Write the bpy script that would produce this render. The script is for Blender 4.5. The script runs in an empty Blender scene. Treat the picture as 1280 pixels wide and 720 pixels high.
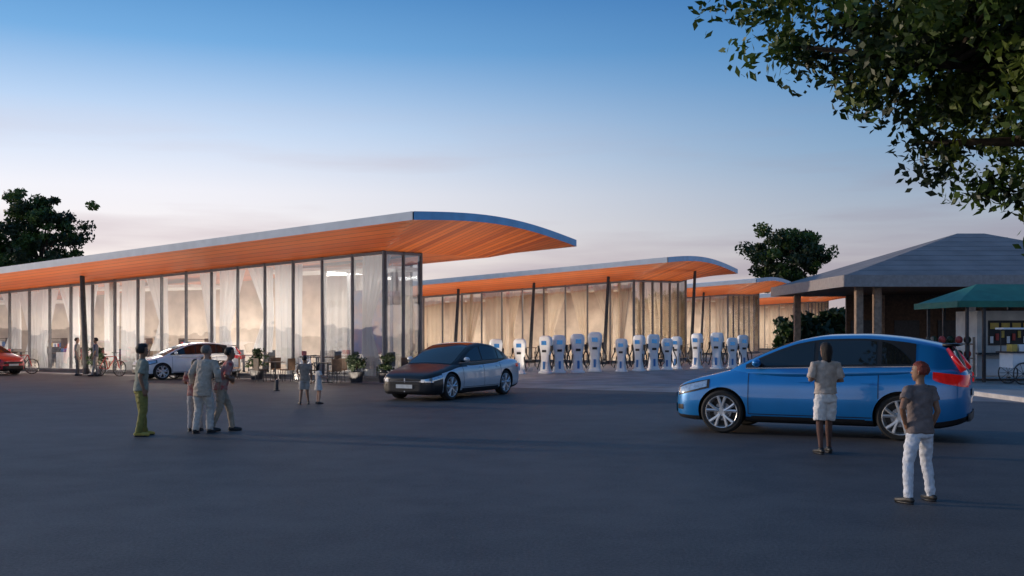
import bpy, math, random, bmesh, bisect
import numpy as np
from mathutils import Vector, Matrix, noise
random.seed(7); rng=np.random.default_rng(7)
SC=bpy.context.scene
COL=SC.collection
R=math.radians

# ------------------------------------------------------------------ materials
def mat(name,col,rough=0.6,metal=0.0,var=0.12,scale=6.0,coat=0.0,bump=0.0,bscale=40.0,col2=None,spec=0.5,emis=None,estr=0.0,detail=4.0):
    m=bpy.data.materials.new(name); m.use_nodes=True
    nt=m.node_tree; b=nt.nodes['Principled BSDF']
    b.inputs['Roughness'].default_value=rough; b.inputs['Metallic'].default_value=metal
    b.inputs['Coat Weight'].default_value=coat; b.inputs['Coat Roughness'].default_value=0.03
    b.inputs['Specular IOR Level'].default_value=spec
    tc=nt.nodes.new('ShaderNodeTexCoord'); nz=nt.nodes.new('ShaderNodeTexNoise')
    nz.inputs['Scale'].default_value=scale; nz.inputs['Detail'].default_value=detail
    nt.links.new(tc.outputs['Object'],nz.inputs['Vector'])
    cr=nt.nodes.new('ShaderNodeValToRGB')
    c=col; d=col2 if col2 else tuple(x*(1-var) for x in c)
    e=c if col2 else tuple(min(1,x*(1+var)) for x in c)
    cr.color_ramp.elements[0].position=0.35; cr.color_ramp.elements[1].position=0.65
    cr.color_ramp.elements[0].color=(*d,1); cr.color_ramp.elements[1].color=(*e,1)
    nt.links.new(nz.outputs['Fac'],cr.inputs['Fac']); nt.links.new(cr.outputs['Color'],b.inputs['Base Color'])
    if bump>0:
        n2=nt.nodes.new('ShaderNodeTexNoise'); n2.inputs['Scale'].default_value=bscale; n2.inputs['Detail'].default_value=5
        nt.links.new(tc.outputs['Object'],n2.inputs['Vector'])
        bp=nt.nodes.new('ShaderNodeBump'); bp.inputs['Strength'].default_value=bump; bp.inputs['Distance'].default_value=0.02
        nt.links.new(n2.outputs['Fac'],bp.inputs['Height']); nt.links.new(bp.outputs['Normal'],b.inputs['Normal'])
    if emis:
        b.inputs['Emission Color'].default_value=(*emis,1); b.inputs['Emission Strength'].default_value=estr
    return m

def mat_glass(name,tint=(0.90,0.93,0.95),refl=0.24):
    m=bpy.data.materials.new(name); m.use_nodes=True; nt=m.node_tree; nt.nodes.clear()
    o=nt.nodes.new('ShaderNodeOutputMaterial'); mx=nt.nodes.new('ShaderNodeMixShader')
    t=nt.nodes.new('ShaderNodeBsdfTransparent'); t.inputs['Color'].default_value=(*tint,1)
    g=nt.nodes.new('ShaderNodeBsdfGlossy'); g.inputs['Roughness'].default_value=0.02; g.inputs['Color'].default_value=(0.95,0.97,1,1)
    fr=nt.nodes.new('ShaderNodeLayerWeight'); fr.inputs['Blend'].default_value=0.35
    ma=nt.nodes.new('ShaderNodeMath'); ma.operation='MULTIPLY_ADD'; ma.inputs[1].default_value=0.8; ma.inputs[2].default_value=refl
    tc=nt.nodes.new('ShaderNodeTexCoord'); nz=nt.nodes.new('ShaderNodeTexNoise'); nz.inputs['Scale'].default_value=0.7
    bp=nt.nodes.new('ShaderNodeBump'); bp.inputs['Strength'].default_value=0.12; bp.inputs['Distance'].default_value=0.05
    nt.links.new(tc.outputs['Object'],nz.inputs['Vector']); nt.links.new(nz.outputs['Fac'],bp.inputs['Height'])
    nt.links.new(bp.outputs['Normal'],g.inputs['Normal'])
    nt.links.new(fr.outputs['Fresnel'],ma.inputs[0]); nt.links.new(ma.outputs[0],mx.inputs[0])
    nt.links.new(t.outputs[0],mx.inputs[1]); nt.links.new(g.outputs[0],mx.inputs[2]); nt.links.new(mx.outputs[0],o.inputs['Surface'])
    return m

def mat_leaf(name,c1,c2,scale=1.2):
    m=bpy.data.materials.new(name); m.use_nodes=True; nt=m.node_tree; b=nt.nodes['Principled BSDF']
    b.inputs['Roughness'].default_value=0.5
    o=[n for n in nt.nodes if n.type=='OUTPUT_MATERIAL'][0]
    tc=nt.nodes.new('ShaderNodeTexCoord'); nz=nt.nodes.new('ShaderNodeTexNoise'); nz.inputs['Scale'].default_value=scale; nz.inputs['Detail'].default_value=6
    cr=nt.nodes.new('ShaderNodeValToRGB'); cr.color_ramp.elements[0].position=0.38; cr.color_ramp.elements[1].position=0.62
    cr.color_ramp.elements[0].color=(*c1,1); cr.color_ramp.elements[1].color=(*c2,1)
    nt.links.new(tc.outputs['Object'],nz.inputs['Vector']); nt.links.new(nz.outputs['Fac'],cr.inputs['Fac']); nt.links.new(cr.outputs['Color'],b.inputs['Base Color'])
    tr=nt.nodes.new('ShaderNodeBsdfTranslucent'); mx=nt.nodes.new('ShaderNodeMixShader'); mx.inputs[0].default_value=0.3
    nt.links.new(cr.outputs['Color'],tr.inputs['Color']); nt.links.new(b.outputs[0],mx.inputs[1]); nt.links.new(tr.outputs[0],mx.inputs[2]); nt.links.new(mx.outputs[0],o.inputs['Surface'])
    return m

def mat_cloth_sheer(name,col,trans=0.35,tr2=0.25):
    m=bpy.data.materials.new(name); m.use_nodes=True; nt=m.node_tree; nt.nodes.clear()
    o=nt.nodes.new('ShaderNodeOutputMaterial')
    d=nt.nodes.new('ShaderNodeBsdfDiffuse'); d.inputs['Color'].default_value=(*col,1)
    t=nt.nodes.new('ShaderNodeBsdfTranslucent'); t.inputs['Color'].default_value=(*col,1)
    p=nt.nodes.new('ShaderNodeBsdfTransparent')
    a=nt.nodes.new('ShaderNodeMixShader'); a.inputs[0].default_value=trans
    c=nt.nodes.new('ShaderNodeMixShader')
    tc=nt.nodes.new('ShaderNodeTexCoord'); mp=nt.nodes.new('ShaderNodeMapping'); mp.inputs['Scale'].default_value=(7,7,0.3)
    nz=nt.nodes.new('ShaderNodeTexNoise'); nz.inputs['Scale'].default_value=1.5
    ma=nt.nodes.new('ShaderNodeMath'); ma.operation='MULTIPLY'; ma.inputs[1].default_value=tr2*2
    nt.links.new(tc.outputs['Object'],mp.inputs[0]); nt.links.new(mp.outputs[0],nz.inputs['Vector']); nt.links.new(nz.outputs['Fac'],ma.inputs[0])
    nt.links.new(d.outputs[0],a.inputs[1]); nt.links.new(t.outputs[0],a.inputs[2])
    nt.links.new(ma.outputs[0],c.inputs[0]); nt.links.new(a.outputs[0],c.inputs[1]); nt.links.new(p.outputs[0],c.inputs[2])
    nt.links.new(c.outputs[0],o.inputs['Surface'])
    return m

def mat_wood_planks(name,c1,c2,freq=5.0,axis='Y',rough=0.45):
    m=bpy.data.materials.new(name); m.use_nodes=True; nt=m.node_tree; b=nt.nodes['Principled BSDF']
    b.inputs['Roughness'].default_value=rough
    N=nt.nodes.new; L=nt.links.new
    tc=N('ShaderNodeTexCoord'); sp=N('ShaderNodeSeparateXYZ'); L(tc.outputs['Object'],sp.inputs[0])
    mu=N('ShaderNodeMath'); mu.operation='MULTIPLY'; mu.inputs[1].default_value=freq; L(sp.outputs[axis],mu.inputs[0])
    fl=N('ShaderNodeMath'); fl.operation='FLOOR'; L(mu.outputs[0],fl.inputs[0])
    fr=N('ShaderNodeMath'); fr.operation='FRACT'; L(mu.outputs[0],fr.inputs[0])
    wn=N('ShaderNodeTexWhiteNoise'); wn.noise_dimensions='1D'; L(fl.outputs[0],wn.inputs['W'])
    mp=N('ShaderNodeMapping'); mp.inputs['Scale'].default_value=(0.4,9,9) if axis=='Y' else (9,9,0.4)
    L(tc.outputs['Object'],mp.inputs[0]); nz=N('ShaderNodeTexNoise'); nz.inputs['Scale'].default_value=2; nz.inputs['Detail'].default_value=6; L(mp.outputs[0],nz.inputs['Vector'])
    ad=N('ShaderNodeMath'); ad.operation='MULTIPLY_ADD'; ad.inputs[1].default_value=0.65; L(wn.outputs['Value'],ad.inputs[0])
    h=N('ShaderNodeMath'); h.operation='MULTIPLY'; h.inputs[1].default_value=0.45; L(nz.outputs['Fac'],h.inputs[0]); L(h.outputs[0],ad.inputs[2])
    cr=N('ShaderNodeValToRGB'); cr.color_ramp.elements[0].color=(*c1,1); cr.color_ramp.elements[1].color=(*c2,1); L(ad.outputs[0],cr.inputs[0])
    gt=N('ShaderNodeMath'); gt.operation='GREATER_THAN'; gt.inputs[1].default_value=0.09; L(fr.outputs[0],gt.inputs[0])
    gm=N('ShaderNodeMath'); gm.operation='MULTIPLY_ADD'; gm.inputs[1].default_value=0.75; gm.inputs[2].default_value=0.25; L(gt.outputs[0],gm.inputs[0])
    mx=N('ShaderNodeVectorMath'); mx.operation='SCALE'; L(cr.outputs[0],mx.inputs[0]); L(gm.outputs[0],mx.inputs['Scale'])
    L(mx.outputs[0],b.inputs['Base Color'])
    return m

# ------------------------------------------------------------------ mesh builder
class MB:
    def __init__(s): s.v=[];s.f=[];s.m=[]
    def add(s,vs,fs,m=0):
        o=len(s.v); s.v+= [tuple(v) for v in vs]; s.f+=[tuple(i+o for i in f) for f in fs]; s.m+=[m]*len(fs)
    def box(s,c,d,m=0,rz=0,taper=1.0,bev=0.0):
        x,y,z=(q/2 for q in d); ca,sa=math.cos(rz),math.sin(rz)
        pts=[]
        for k,(zz,t) in enumerate(((-z,1),(z,taper))):
            for xx,yy in ((-x,-y),(x,-y),(x,y),(-x,y)):
                xx*=t;yy*=t
                pts.append((c[0]+xx*ca-yy*sa,c[1]+xx*sa+yy*ca,c[2]+zz))
        s.add(pts,[(3,2,1,0),(4,5,6,7),(0,1,5,4),(1,2,6,5),(2,3,7,6),(3,0,4,7)],m)
    def loft(s,rings,m=0,cap=True):
        n=len(rings[0]); vs=[p for r in rings for p in r]; fs=[]
        for i in range(len(rings)-1):
            for j in range(n):
                k=(j+1)%n; fs.append((i*n+j,i*n+k,(i+1)*n+k,(i+1)*n+j))
        if cap:
            fs.append(tuple(range(n-1,-1,-1))); fs.append(tuple((len(rings)-1)*n+j for j in range(n)))
        s.add(vs,fs,m)
    def tube(s,pts,rads,n=10,m=0,rnd=False,flat=1.0,side=None):
        pts=[Vector(p) for p in pts]; rads=list(rads)
        if rnd:
            d0=(pts[0]-pts[1]).normalized(); d1=(pts[-1]-pts[-2]).normalized()
            pts=[pts[0]+d0*rads[0]*.9,pts[0]+d0*rads[0]*.6]+pts+[pts[-1]+d1*rads[-1]*.6,pts[-1]+d1*rads[-1]*.9]
            rads=[rads[0]*.35,rads[0]*.78]+rads+[rads[-1]*.78,rads[-1]*.35]
        t0=(pts[1]-pts[0]).normalized()
        ref=Vector(side) if side else (Vector((1,0,0)) if abs(t0.x)<.8 else Vector((0,1,0)))
        rings=[]
        for i,p in enumerate(pts):
            t=(pts[min(i+1,len(pts)-1)]-pts[max(i-1,0)]).normalized()
            u=(ref-t*ref.dot(t)).normalized(); w=t.cross(u)
            rings.append([p+u*math.cos(a)*rads[i]+w*math.sin(a)*rads[i]*flat for a in [2*math.pi*k/n for k in range(n)]])
            ref=u
        s.loft(rings,m)
    def ell(s,c,r,m=0,n=12,k=8):
        rings=[]
        for i in range(k+1):
            th=math.pi*(i+.02)/(k+.04); rr=max(math.sin(th),.02)
            rings.append([(c[0]+r[0]*rr*math.cos(a),c[1]+r[1]*rr*math.sin(a),c[2]-r[2]*math.cos(th)) for a in [2*math.pi*j/n for j in range(n)]])
        s.loft(rings,m)
    def zr(s,lst,m=0,n=20,bend=None):
        rings=[]
        for (z,rx,ry,*o) in lst:
            ox,oy=(o+[0,0])[:2] if o else (0,0)
            r=[]
            for k in range(n):
                a=2*math.pi*k/n; p=Vector((ox+rx*math.cos(a),oy+ry*math.sin(a),z))
                r.append(bend(p) if bend else p)
            rings.append(r)
        s.loft(rings,m)
    def obj(s,name,mats,parent=None,smooth=False,loc=None,rz=0):
        me=bpy.data.meshes.new(name); me.from_pydata(s.v,[],s.f); 
        for q in (mats if isinstance(mats,(list,tuple)) else [mats]): me.materials.append(q)
        me.polygons.foreach_set('material_index',s.m)
        if smooth: me.polygons.foreach_set('use_smooth',[True]*len(s.f))
        me.update(); ob=bpy.data.objects.new(name,me); COL.objects.link(ob)
        if parent: ob.parent=parent
        if loc: ob.location=loc
        ob.rotation_euler[2]=rz
        return ob
def empty(name,loc=(0,0,0),rz=0,sc=1):
    e=bpy.data.objects.new(name,None); COL.objects.link(e); e.location=loc; e.rotation_euler[2]=rz; e.scale=(sc,sc,sc); e.empty_display_size=.3; return e
def bake(ob):
    ts=bpy.data.scenes.get('tmp_build') or bpy.data.scenes.new('tmp_build')
    ts.collection.objects.link(ob)
    for m in ob.modifiers:
        if m.type=='BOOLEAN' and m.object.name not in ts.collection.objects: ts.collection.objects.link(m.object)
    vl=ts.view_layers[0]; vl.update(); dg=vl.depsgraph; dg.update()
    me=bpy.data.meshes.new_from_object(ob.evaluated_get(dg)); 
    for m in list(ob.modifiers):
        if m.type=='BOOLEAN': ts.collection.objects.unlink(m.object)
    ob.modifiers.clear(); ob.data=me; ts.collection.objects.unlink(ob)
def remesh(ob,vox,sm=3):
    md=ob.modifiers.new('r','REMESH'); md.mode='VOXEL'; md.voxel_size=vox; md.use_smooth_shade=True
    s=ob.modifiers.new('s','SMOOTH'); s.iterations=sm; s.factor=.5
    par=ob.parent; ob.parent=None; bake(ob); ob.parent=par

# ------------------------------------------------------------------ shared materials
M={}
M['roofwhite']=mat('roof_metal_white',(0.74,0.76,0.77),0.35,0.1,0.06,2)
M['roofblue']=mat('roof_metal_blue',(0.08,0.36,0.66),0.25,0.2,0.1,2)
M['wood']=mat_wood_planks('soffit_wood',(0.33,0.048,0.008),(0.86,0.205,0.028),2.6)
M['mull']=mat('mullion_metal',(0.17,0.17,0.185),0.4,0.4,0.1,5)
M['glass']=mat_glass('facade_glass')
M['sheer']=mat_cloth_sheer('sheer_curtain',(0.90,0.90,0.91),.4,.14)
M['cream']=mat_cloth_sheer('cream_curtain',(0.90,0.80,0.68),0.4,0.08)
M['conc']=mat('concrete',(0.30,0.29,0.29),0.85,0,0.15,1.5,bump=.2)
M['floor']=mat('hall_floor',(0.30,0.28,0.26),0.4,0,0.15,2)
M['beige']=mat('interior_wall',(0.62,0.55,0.48),0.8,0,0.2,1)
M['black']=mat('black_plastic',(0.012,0.012,0.014),0.45,0,0.2,8)
M['dark']=mat('dark_metal',(0.05,0.05,0.055),0.45,0.4,0.2,8)
M['darkwood']=mat('dark_wood',(0.10,0.055,0.03),0.6,0,0.3,6)
M['white']=mat('white_paint',(0.82,0.83,0.84),0.35,0,0.05,4)
M['bark']=mat('bark',(0.07,0.05,0.035),0.9,0,0.35,9,bump=.8,bscale=18)
M['screen']=mat('charger_screen',(0.03,0.12,0.28),0.15,0,0.3,9,emis=(0.1,0.4,0.9),estr=0.25)

# ------------------------------------------------------------------ world, sun, camera
SUN_AZ=-72.0; SUN_EL=10.0; BG=.14
w=bpy.data.worlds.new("World"); SC.world=w; w.use_nodes=True; nt=w.node_tree; nt.nodes.clear()
N=nt.nodes.new; L=nt.links.new
out=N('ShaderNodeOutputWorld'); bg=N('ShaderNodeBackground'); bg.inputs['Strength'].default_value=BG
sky=N('ShaderNodeTexSky'); sky.sky_type='NISHITA'; sky.sun_disc=False; sky.sun_elevation=R(SUN_EL); sky.sun_rotation=R(SUN_AZ)
sky.air_density=1.0; sky.dust_density=0.6; sky.ozone_density=3.0; sky.altitude=0
tc=N('ShaderNodeTexCoord'); sp=N('ShaderNodeSeparateXYZ'); L(tc.outputs['Generated'],sp.inputs[0])
def ramp(stops):
    r=N('ShaderNodeValToRGB'); e=r.color_ramp.elements
    while len(e)>1: e.remove(e[-1])
    e[0].position=stops[0][0]; e[0].color=(*stops[0][1],1)
    for p,c in stops[1:]:
        q=e.new(p); q.color=(*c,1)
    L(sp.outputs['Z'],r.inputs[0]); return r
rl=ramp([(0,(.90,.76,.67)),(.07,(.93,.82,.79)),(.13,(.86,.83,.88)),(.19,(.55,.67,.86)),(.26,(.16,.38,.69)),(.33,(.045,.21,.50)),(1,(.08,.18,.37))])
rr_=ramp([(0,(.46,.36,.36)),(.05,(.46,.40,.43)),(.10,(.36,.39,.47)),(.16,(.20,.33,.50)),(.23,(.080,.235,.47)),(.32,(.025,.13,.38)),(1,(.06,.14,.31))])
az=N('ShaderNodeMapRange'); az.inputs['From Min'].default_value=.48; az.inputs['From Max'].default_value=-.36; az.interpolation_type='SMOOTHSTEP'
L(sp.outputs['X'],az.inputs['Value'])
hm=N('ShaderNodeMix'); hm.data_type='RGBA'; L(az.outputs[0],hm.inputs['Factor']); L(rr_.outputs[0],hm.inputs['A']); L(rl.outputs[0],hm.inputs['B'])
sc7=N('ShaderNodeVectorMath'); sc7.operation='SCALE'; sc7.inputs['Scale'].default_value=1.17/BG; L(hm.outputs['Result'],sc7.inputs[0])
mixs=N('ShaderNodeMix'); mixs.data_type='RGBA'; mixs.inputs['Factor'].default_value=.84; L(sky.outputs[0],mixs.inputs['A']); L(sc7.outputs[0],mixs.inputs['B'])
mp=N('ShaderNodeMapping'); mp.inputs['Scale'].default_value=(1.5,1.5,15); mp.inputs['Rotation'].default_value=(R(5),R(-7),0)
nz=N('ShaderNodeTexNoise'); nz.inputs['Scale'].default_value=1.7; nz.inputs['Detail'].default_value=7; nz.inputs['Roughness'].default_value=.5
L(tc.outputs['Generated'],mp.inputs[0]); L(mp.outputs[0],nz.inputs['Vector'])
cr=N('ShaderNodeValToRGB'); cr.color_ramp.elements[0].position=.48; cr.color_ramp.elements[1].position=.68
cr.color_ramp.elements[0].color=(0,0,0,1); cr.color_ramp.elements[1].color=(.75,.75,.75,1)
L(nz.outputs['Fac'],cr.inputs[0])
mr=N('ShaderNodeMapRange'); mr.inputs['From Min'].default_value=0.22; mr.inputs['From Max'].default_value=0.08; L(sp.outputs['Z'],mr.inputs['Value'])
mm=N('ShaderNodeMath'); mm.operation='MULTIPLY'; L(cr.outputs[0],mm.inputs[0]); L(mr.outputs[0],mm.inputs[1])
cc=N('ShaderNodeMix'); cc.data_type='RGBA'; cc.inputs['A'].default_value=(2.1,1.9,2.5,1); cc.inputs['B'].default_value=(4.6,3.9,4.2,1); L(az.outputs[0],cc.inputs['Factor'])
mix=N('ShaderNodeMix'); mix.data_type='RGBA'; L(cc.outputs['Result'],mix.inputs['B'])
L(mm.outputs[0],mix.inputs['Factor']); L(mixs.outputs['Result'],mix.inputs['A']); L(mix.outputs['Result'],bg.inputs['Color']); L(bg.outputs[0],out.inputs['Surface'])
sd=Vector((math.sin(R(SUN_AZ))*math.cos(R(SUN_EL)),math.cos(R(SUN_AZ))*math.cos(R(SUN_EL)),math.sin(R(SUN_EL))))
sl=bpy.data.lights.new('sun','SUN'); sl.energy=2.2; sl.angle=R(2.0); sl.color=(1,0.80,0.62)
so=bpy.data.objects.new('sun',sl); COL.objects.link(so); so.rotation_euler=sd.to_track_quat('Z','Y').to_euler(); so.location=(-50,20,30)
cd=bpy.data.cameras.new('camera'); cam=bpy.data.objects.new('camera',cd); COL.objects.link(cam); SC.camera=cam
cd.sensor_width=36; cd.lens=36*1300/1280; cd.clip_end=3000; cam.location=(0,0,1.9); cam.rotation_euler=(R(90),0,0); cd.shift_y=55/1280
SC.view_settings.view_transform='Standard'; SC.view_settings.look='None'; SC.view_settings.exposure=0

# ------------------------------------------------------------------ ground
asph=bpy.data.materials.new('asphalt'); asph.use_nodes=True; nt=asph.node_tree; b=nt.nodes['Principled BSDF']
N=nt.nodes.new; L=nt.links.new
tc=N('ShaderNodeTexCoord'); n1=N('ShaderNodeTexNoise'); n1.inputs['Scale'].default_value=.12; n1.inputs['Detail'].default_value=6
n2=N('ShaderNodeTexNoise'); n2.inputs['Scale'].default_value=30; n2.inputs['Detail'].default_value=4; n2.inputs['Roughness'].default_value=.75
n3=N('ShaderNodeTexNoise'); n3.inputs['Scale'].default_value=1.1; n3.inputs['Detail'].default_value=9; n3.inputs['Roughness'].default_value=.65
for n in (n1,n2,n3): L(tc.outputs['Object'],n.inputs['Vector'])
a1=N('ShaderNodeMath'); a1.operation='MULTIPLY_ADD'; a1.inputs[1].default_value=1.9; L(n2.outputs['Fac'],a1.inputs[0]); L(n1.outputs['Fac'],a1.inputs[2])
a2=N('ShaderNodeMath'); a2.operation='ADD'; L(n3.outputs['Fac'],a2.inputs[0]); L(a1.outputs[0],a2.inputs[1])
mr=N('ShaderNodeMath'); mr.operation='DIVIDE'; mr.inputs[1].default_value=3.9; L(a2.outputs[0],mr.inputs[0])
cr=N('ShaderNodeValToRGB'); cr.color_ramp.elements[0].position=.39; cr.color_ramp.elements[1].position=.62
L(mr.outputs[0],cr.inputs[0])
cr.color_ramp.elements[0].color=(.028,.026,.027,1); cr.color_ramp.elements[1].color=(.120,.112,.110,1)
L(cr.outputs[0],b.inputs['Base Color']); b.inputs['Roughness'].default_value=.62; b.inputs['Specular IOR Level'].default_value=.4
bp=N('ShaderNodeBump'); bp.inputs['Strength'].default_value=.7; bp.inputs['Distance'].default_value=.012; L(n2.outputs['Fac'],bp.inputs['Height']); L(bp.outputs[0],b.inputs['Normal'])
g=MB(); g.add([(-900,-300,0),(900,-300,0),(900,1500,0),(-900,1500,0)],[(0,1,2,3)]); g.obj('asphalt_ground',asph)

apron=mat('apron_concrete',(0.21,0.20,0.20),0.6,0,0.3,.8,bump=.2,bscale=30)
EX=Vector((.8713,-.4907,0)); EY=Vector((.4907,.8713,0)); ANG=math.atan2(EX.y,EX.x)
def loc2w(C,X,Y,z=0): 
    p=Vector(C)+EX*X+EY*Y; return (p.x,p.y,z)
g=MB(); C1=(-4.9,39.7,0)
g.add([loc2w(C1,-60,-1.2,.004),loc2w(C1,22,-1.2,.004),loc2w(C1,22,60,.004),loc2w(C1,-60,60,.004)],[(0,1,2,3)])
g.obj('plaza_pavement',apron)
g=MB(); g.box((37,35.5,.06),(46,17,.12),0); g.box((37,26.9,.065),(46.2,.2,.13),1); g.box((13.9,35.5,.065),(.2,17,.13),1)
g.obj('pavement',[mat('pavement_slab',(.30,.29,.28),.85,0,.15,1.2,bump=.2),mat('kerb_stone',(.48,.46,.45),.8,0,.12,3)])

# ------------------------------------------------------------------ charging halls
G1=mat('goods_red',(.45,.05,.04),.5); G2=mat('goods_blue',(.06,.15,.4),.5); G3=mat('goods_yellow',(.6,.4,.08),.5)
def area(name,parent,loc,rot,sx,sy,en,col,spread=180):
    ld=bpy.data.lights.new(name,'AREA'); ld.shape='RECTANGLE'; ld.size=sx; ld.size_y=sy; ld.energy=en; ld.color=col; ld.spread=R(spread)
    lo=bpy.data.objects.new(name,ld); COL.objects.link(lo); lo.parent=parent; lo.location=loc; lo.rotation_euler=rot; return lo
def hall(name,C,length,step=False,lamp=900,depth=9.0,curt='sheer',seed=1,up=19,lcol=(1,.83,.64)):
    rd=random.Random(seed)
    E=empty(name,(C[0],C[1],0),ANG)
    OX,OY0,OY1=3.1,-2.5,10.4
    ztop=lambda X,Y:5.88+.055*X+.38*math.sin(math.pi*(Y-OY0)/(OY1-OY0))
    zin=lambda X,Y:5.0+.048*X+.03*Y
    xs=[OX-i*OX/8 for i in range(9)]+[-length*i/24 for i in range(1,25)]
    ys=[OY0+i*2.5/8 for i in range(9)]+[7.9*i/10 for i in range(1,11)]+[7.9+2.5*i/8 for i in range(1,9)]
    def zs(X,Y):
        f=min(1,max(0,(OX-X)/OX),max(0,(Y-OY0)/2.5),max(0,(OY1-Y)/2.5))
        e=ztop(X,Y)-.26
        return e+(zin(X,Y)-e)*f
    def grid(fz,flip):
        vs=[(x,y,fz(x,y)) for x in xs for y in ys]; n=len(ys); fs=[]
        for i in range(len(xs)-1):
            for j in range(n-1):
                f=(i*n+j,i*n+j+1,(i+1)*n+j+1,(i+1)*n+j); fs.append(f if not flip else f[::-1])
        return vs,fs
    g=MB(); v,f=grid(zs,True); g.add(v,f); g.obj('wood_soffit',M['wood'],E)
    g=MB(); v,f=grid(lambda x,y:ztop(x,y)+.02,False); g.add(v,f,0)
    for y,mi in ((OY0,0),(OY1,0)):
        for i in range(len(xs)-1):
            s=-.03 if y==OY0 else .03
            a,b_=xs[i],xs[i+1]
            g.add([(a,y+s,ztop(a,y)-.27),(b_,y+s,ztop(b_,y)-.27),(b_,y+s,ztop(b_,y)+.03),(a,y+s,ztop(a,y)+.03)],[(0,1,2,3)],mi)
    for i in range(len(ys)-1):
        a,b_=ys[i],ys[i+1]; X=OX+.03
        g.add([(X,a,ztop(OX,a)-.27),(X,b_,ztop(OX,b_)-.27),(X,b_,ztop(OX,b_)+.03),(X,a,ztop(OX,a)+.03)],[(0,1,2,3)],1)
    g.obj('roof',[M['roofwhite'],M['roofblue']],E)
    g=MB(); g.box((-length/2,depth/2,.06),(length,depth,.12),0); g.obj('floor_slab',M['floor'],E)
    gl=MB(); mu=MB()
    def wall(p,q,bay):
        p=Vector(p);q=Vector(q);Lw=(q-p).length;n=max(1,round(Lw/bay));d=(q-p)/n
        nrm=Vector((-(q-p).y,(q-p).x)).normalized()
        for i in range(n):
            a=p+d*i;b2=p+d*(i+1)
            j0,j1=rd.uniform(-.014,.014),rd.uniform(-.014,.014)
            gl.add([(a.x+nrm.x*j0,a.y+nrm.y*j0,.12),(b2.x+nrm.x*j1,b2.y+nrm.y*j1,.12),(b2.x-nrm.x*j0,b2.y-nrm.y*j0,zs(b2.x,b2.y)-.02),(a.x-nrm.x*j1,a.y-nrm.y*j1,zs(a.x,a.y)-.02)],[(0,1,2,3)])
        ang=math.atan2(d.y,d.x)
        for i in range(n+1):
            a=p+d*i; h=zs(a.x,a.y)
            mu.box((a.x,a.y,.1+h/2),(.05,.14,h-.2),0,ang)
        mid=(p+q)/2
        mu.box((mid.x,mid.y,.14),(Lw,.12,.10),0,ang)
        for i in range(n):
            a=p+d*i;b2=p+d*(i+1);za,zb=zs(a.x,a.y)-.06,zs(b2.x,b2.y)-.06
            o=nrm*.05
            mu.add([(a.x-o.x,a.y-o.y,za-.06),(b2.x-o.x,b2.y-o.y,zb-.06),(b2.x-o.x,b2.y-o.y,zb+.04),(a.x-o.x,a.y-o.y,za+.04),
                    (a.x+o.x,a.y+o.y,za-.06),(b2.x+o.x,b2.y+o.y,zb-.06),(b2.x+o.x,b2.y+o.y,zb+.04),(a.x+o.x,a.y+o.y,za+.04)],[(0,1,2,3),(7,6,5,4),(0,4,5,1),(3,2,6,7)],0)
    wall((-length,0),(0,0),1.5)
    if step:
        wall((0,.08),(0,2.5),1.2); wall((-.08,2.5),(-5,2.5),1.6); wall((-5,2.6),(-5,depth),1.6)
    else:
        wall((0,.08),(0,depth),1.5)
    gl.obj('glazing',M['glass'],E); mu.obj('mullions',M['mull'],E)
    g=MB(); x1=-5 if step else 0
    g.add([(-length,depth,.1),(x1,depth,.1),(x1,depth,zs(x1,depth)),(-length,depth,zs(-length,depth))],[(0,1,2,3)])
    g.add([(-length,0,.1),(-length,depth,.1),(-length,depth,zs(-length,depth)),(-length,0,zs(-length,0))],[(0,1,2,3)])
    g.obj('back_wall',M['beige'],E)
    cu=MB()
    def curtain(X0,X1,Y,z0,z1,gx,ph,alongY=False):
        nx,nz=30,10; vs=[];fs=[]; fq=rd.uniform(16,30); pin=rd.uniform(.22,.5)
        for k in range(nz+1):
            t=k/nz; z=z0+(z1-z0)*t
            wd=.32+.68*(abs(t-pin)/(1-pin)) if gx else 1.0
            wd=min(wd,1)
            for i in range(nx+1):
                s=i/nx; c0=X0 if gx==1 else X1
                if gx==0: x=X0+(X1-X0)*s
                else: x=c0+((X0+(X1-X0)*s)-c0)*wd
                yy=Y+.09*math.sin(s*fq+ph+t*.9)+.04*math.sin(s*51+ph*2)
                vs.append((yy,x,z) if alongY else (x,yy,z))
        for k in range(nz):
            for i in range(nx):
                a=k*(nx+1)+i; fs.append((a,a+1,a+nx+2,a+nx+1))
        cu.add(vs,fs,0)
    nb=int(length/1.5)
    for i in range(nb):
        xc=-1.5*i-.75; r=rd.random()
        if step and i==1: continue
        if r<(.84 if curt=='sheer' else .9):
            wv=rd.choice([.9,1.3,1.46,1.46]); gx=rd.choice([0,0,1,2]); o=rd.uniform(-.08,.08)
            curtain(xc-wv/2+o,xc+wv/2+o,.40+rd.uniform(0,.15),.16+(rd.choice([0,.4,.9]) if step else 0),zs(xc,.4)-.1,gx,rd.random()*6)
    if not step:
        for i in range(6):
            if rd.random()<.8: curtain(.1+1.5*i,1.5+1.5*i,-.4,.16,zs(-.4,1.5*i+.7)-.1,rd.choice([0,1,2]),rd.random()*6,True)
    cu.obj('curtains',M[curt],E,smooth=True)
    fi=MB()
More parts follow.
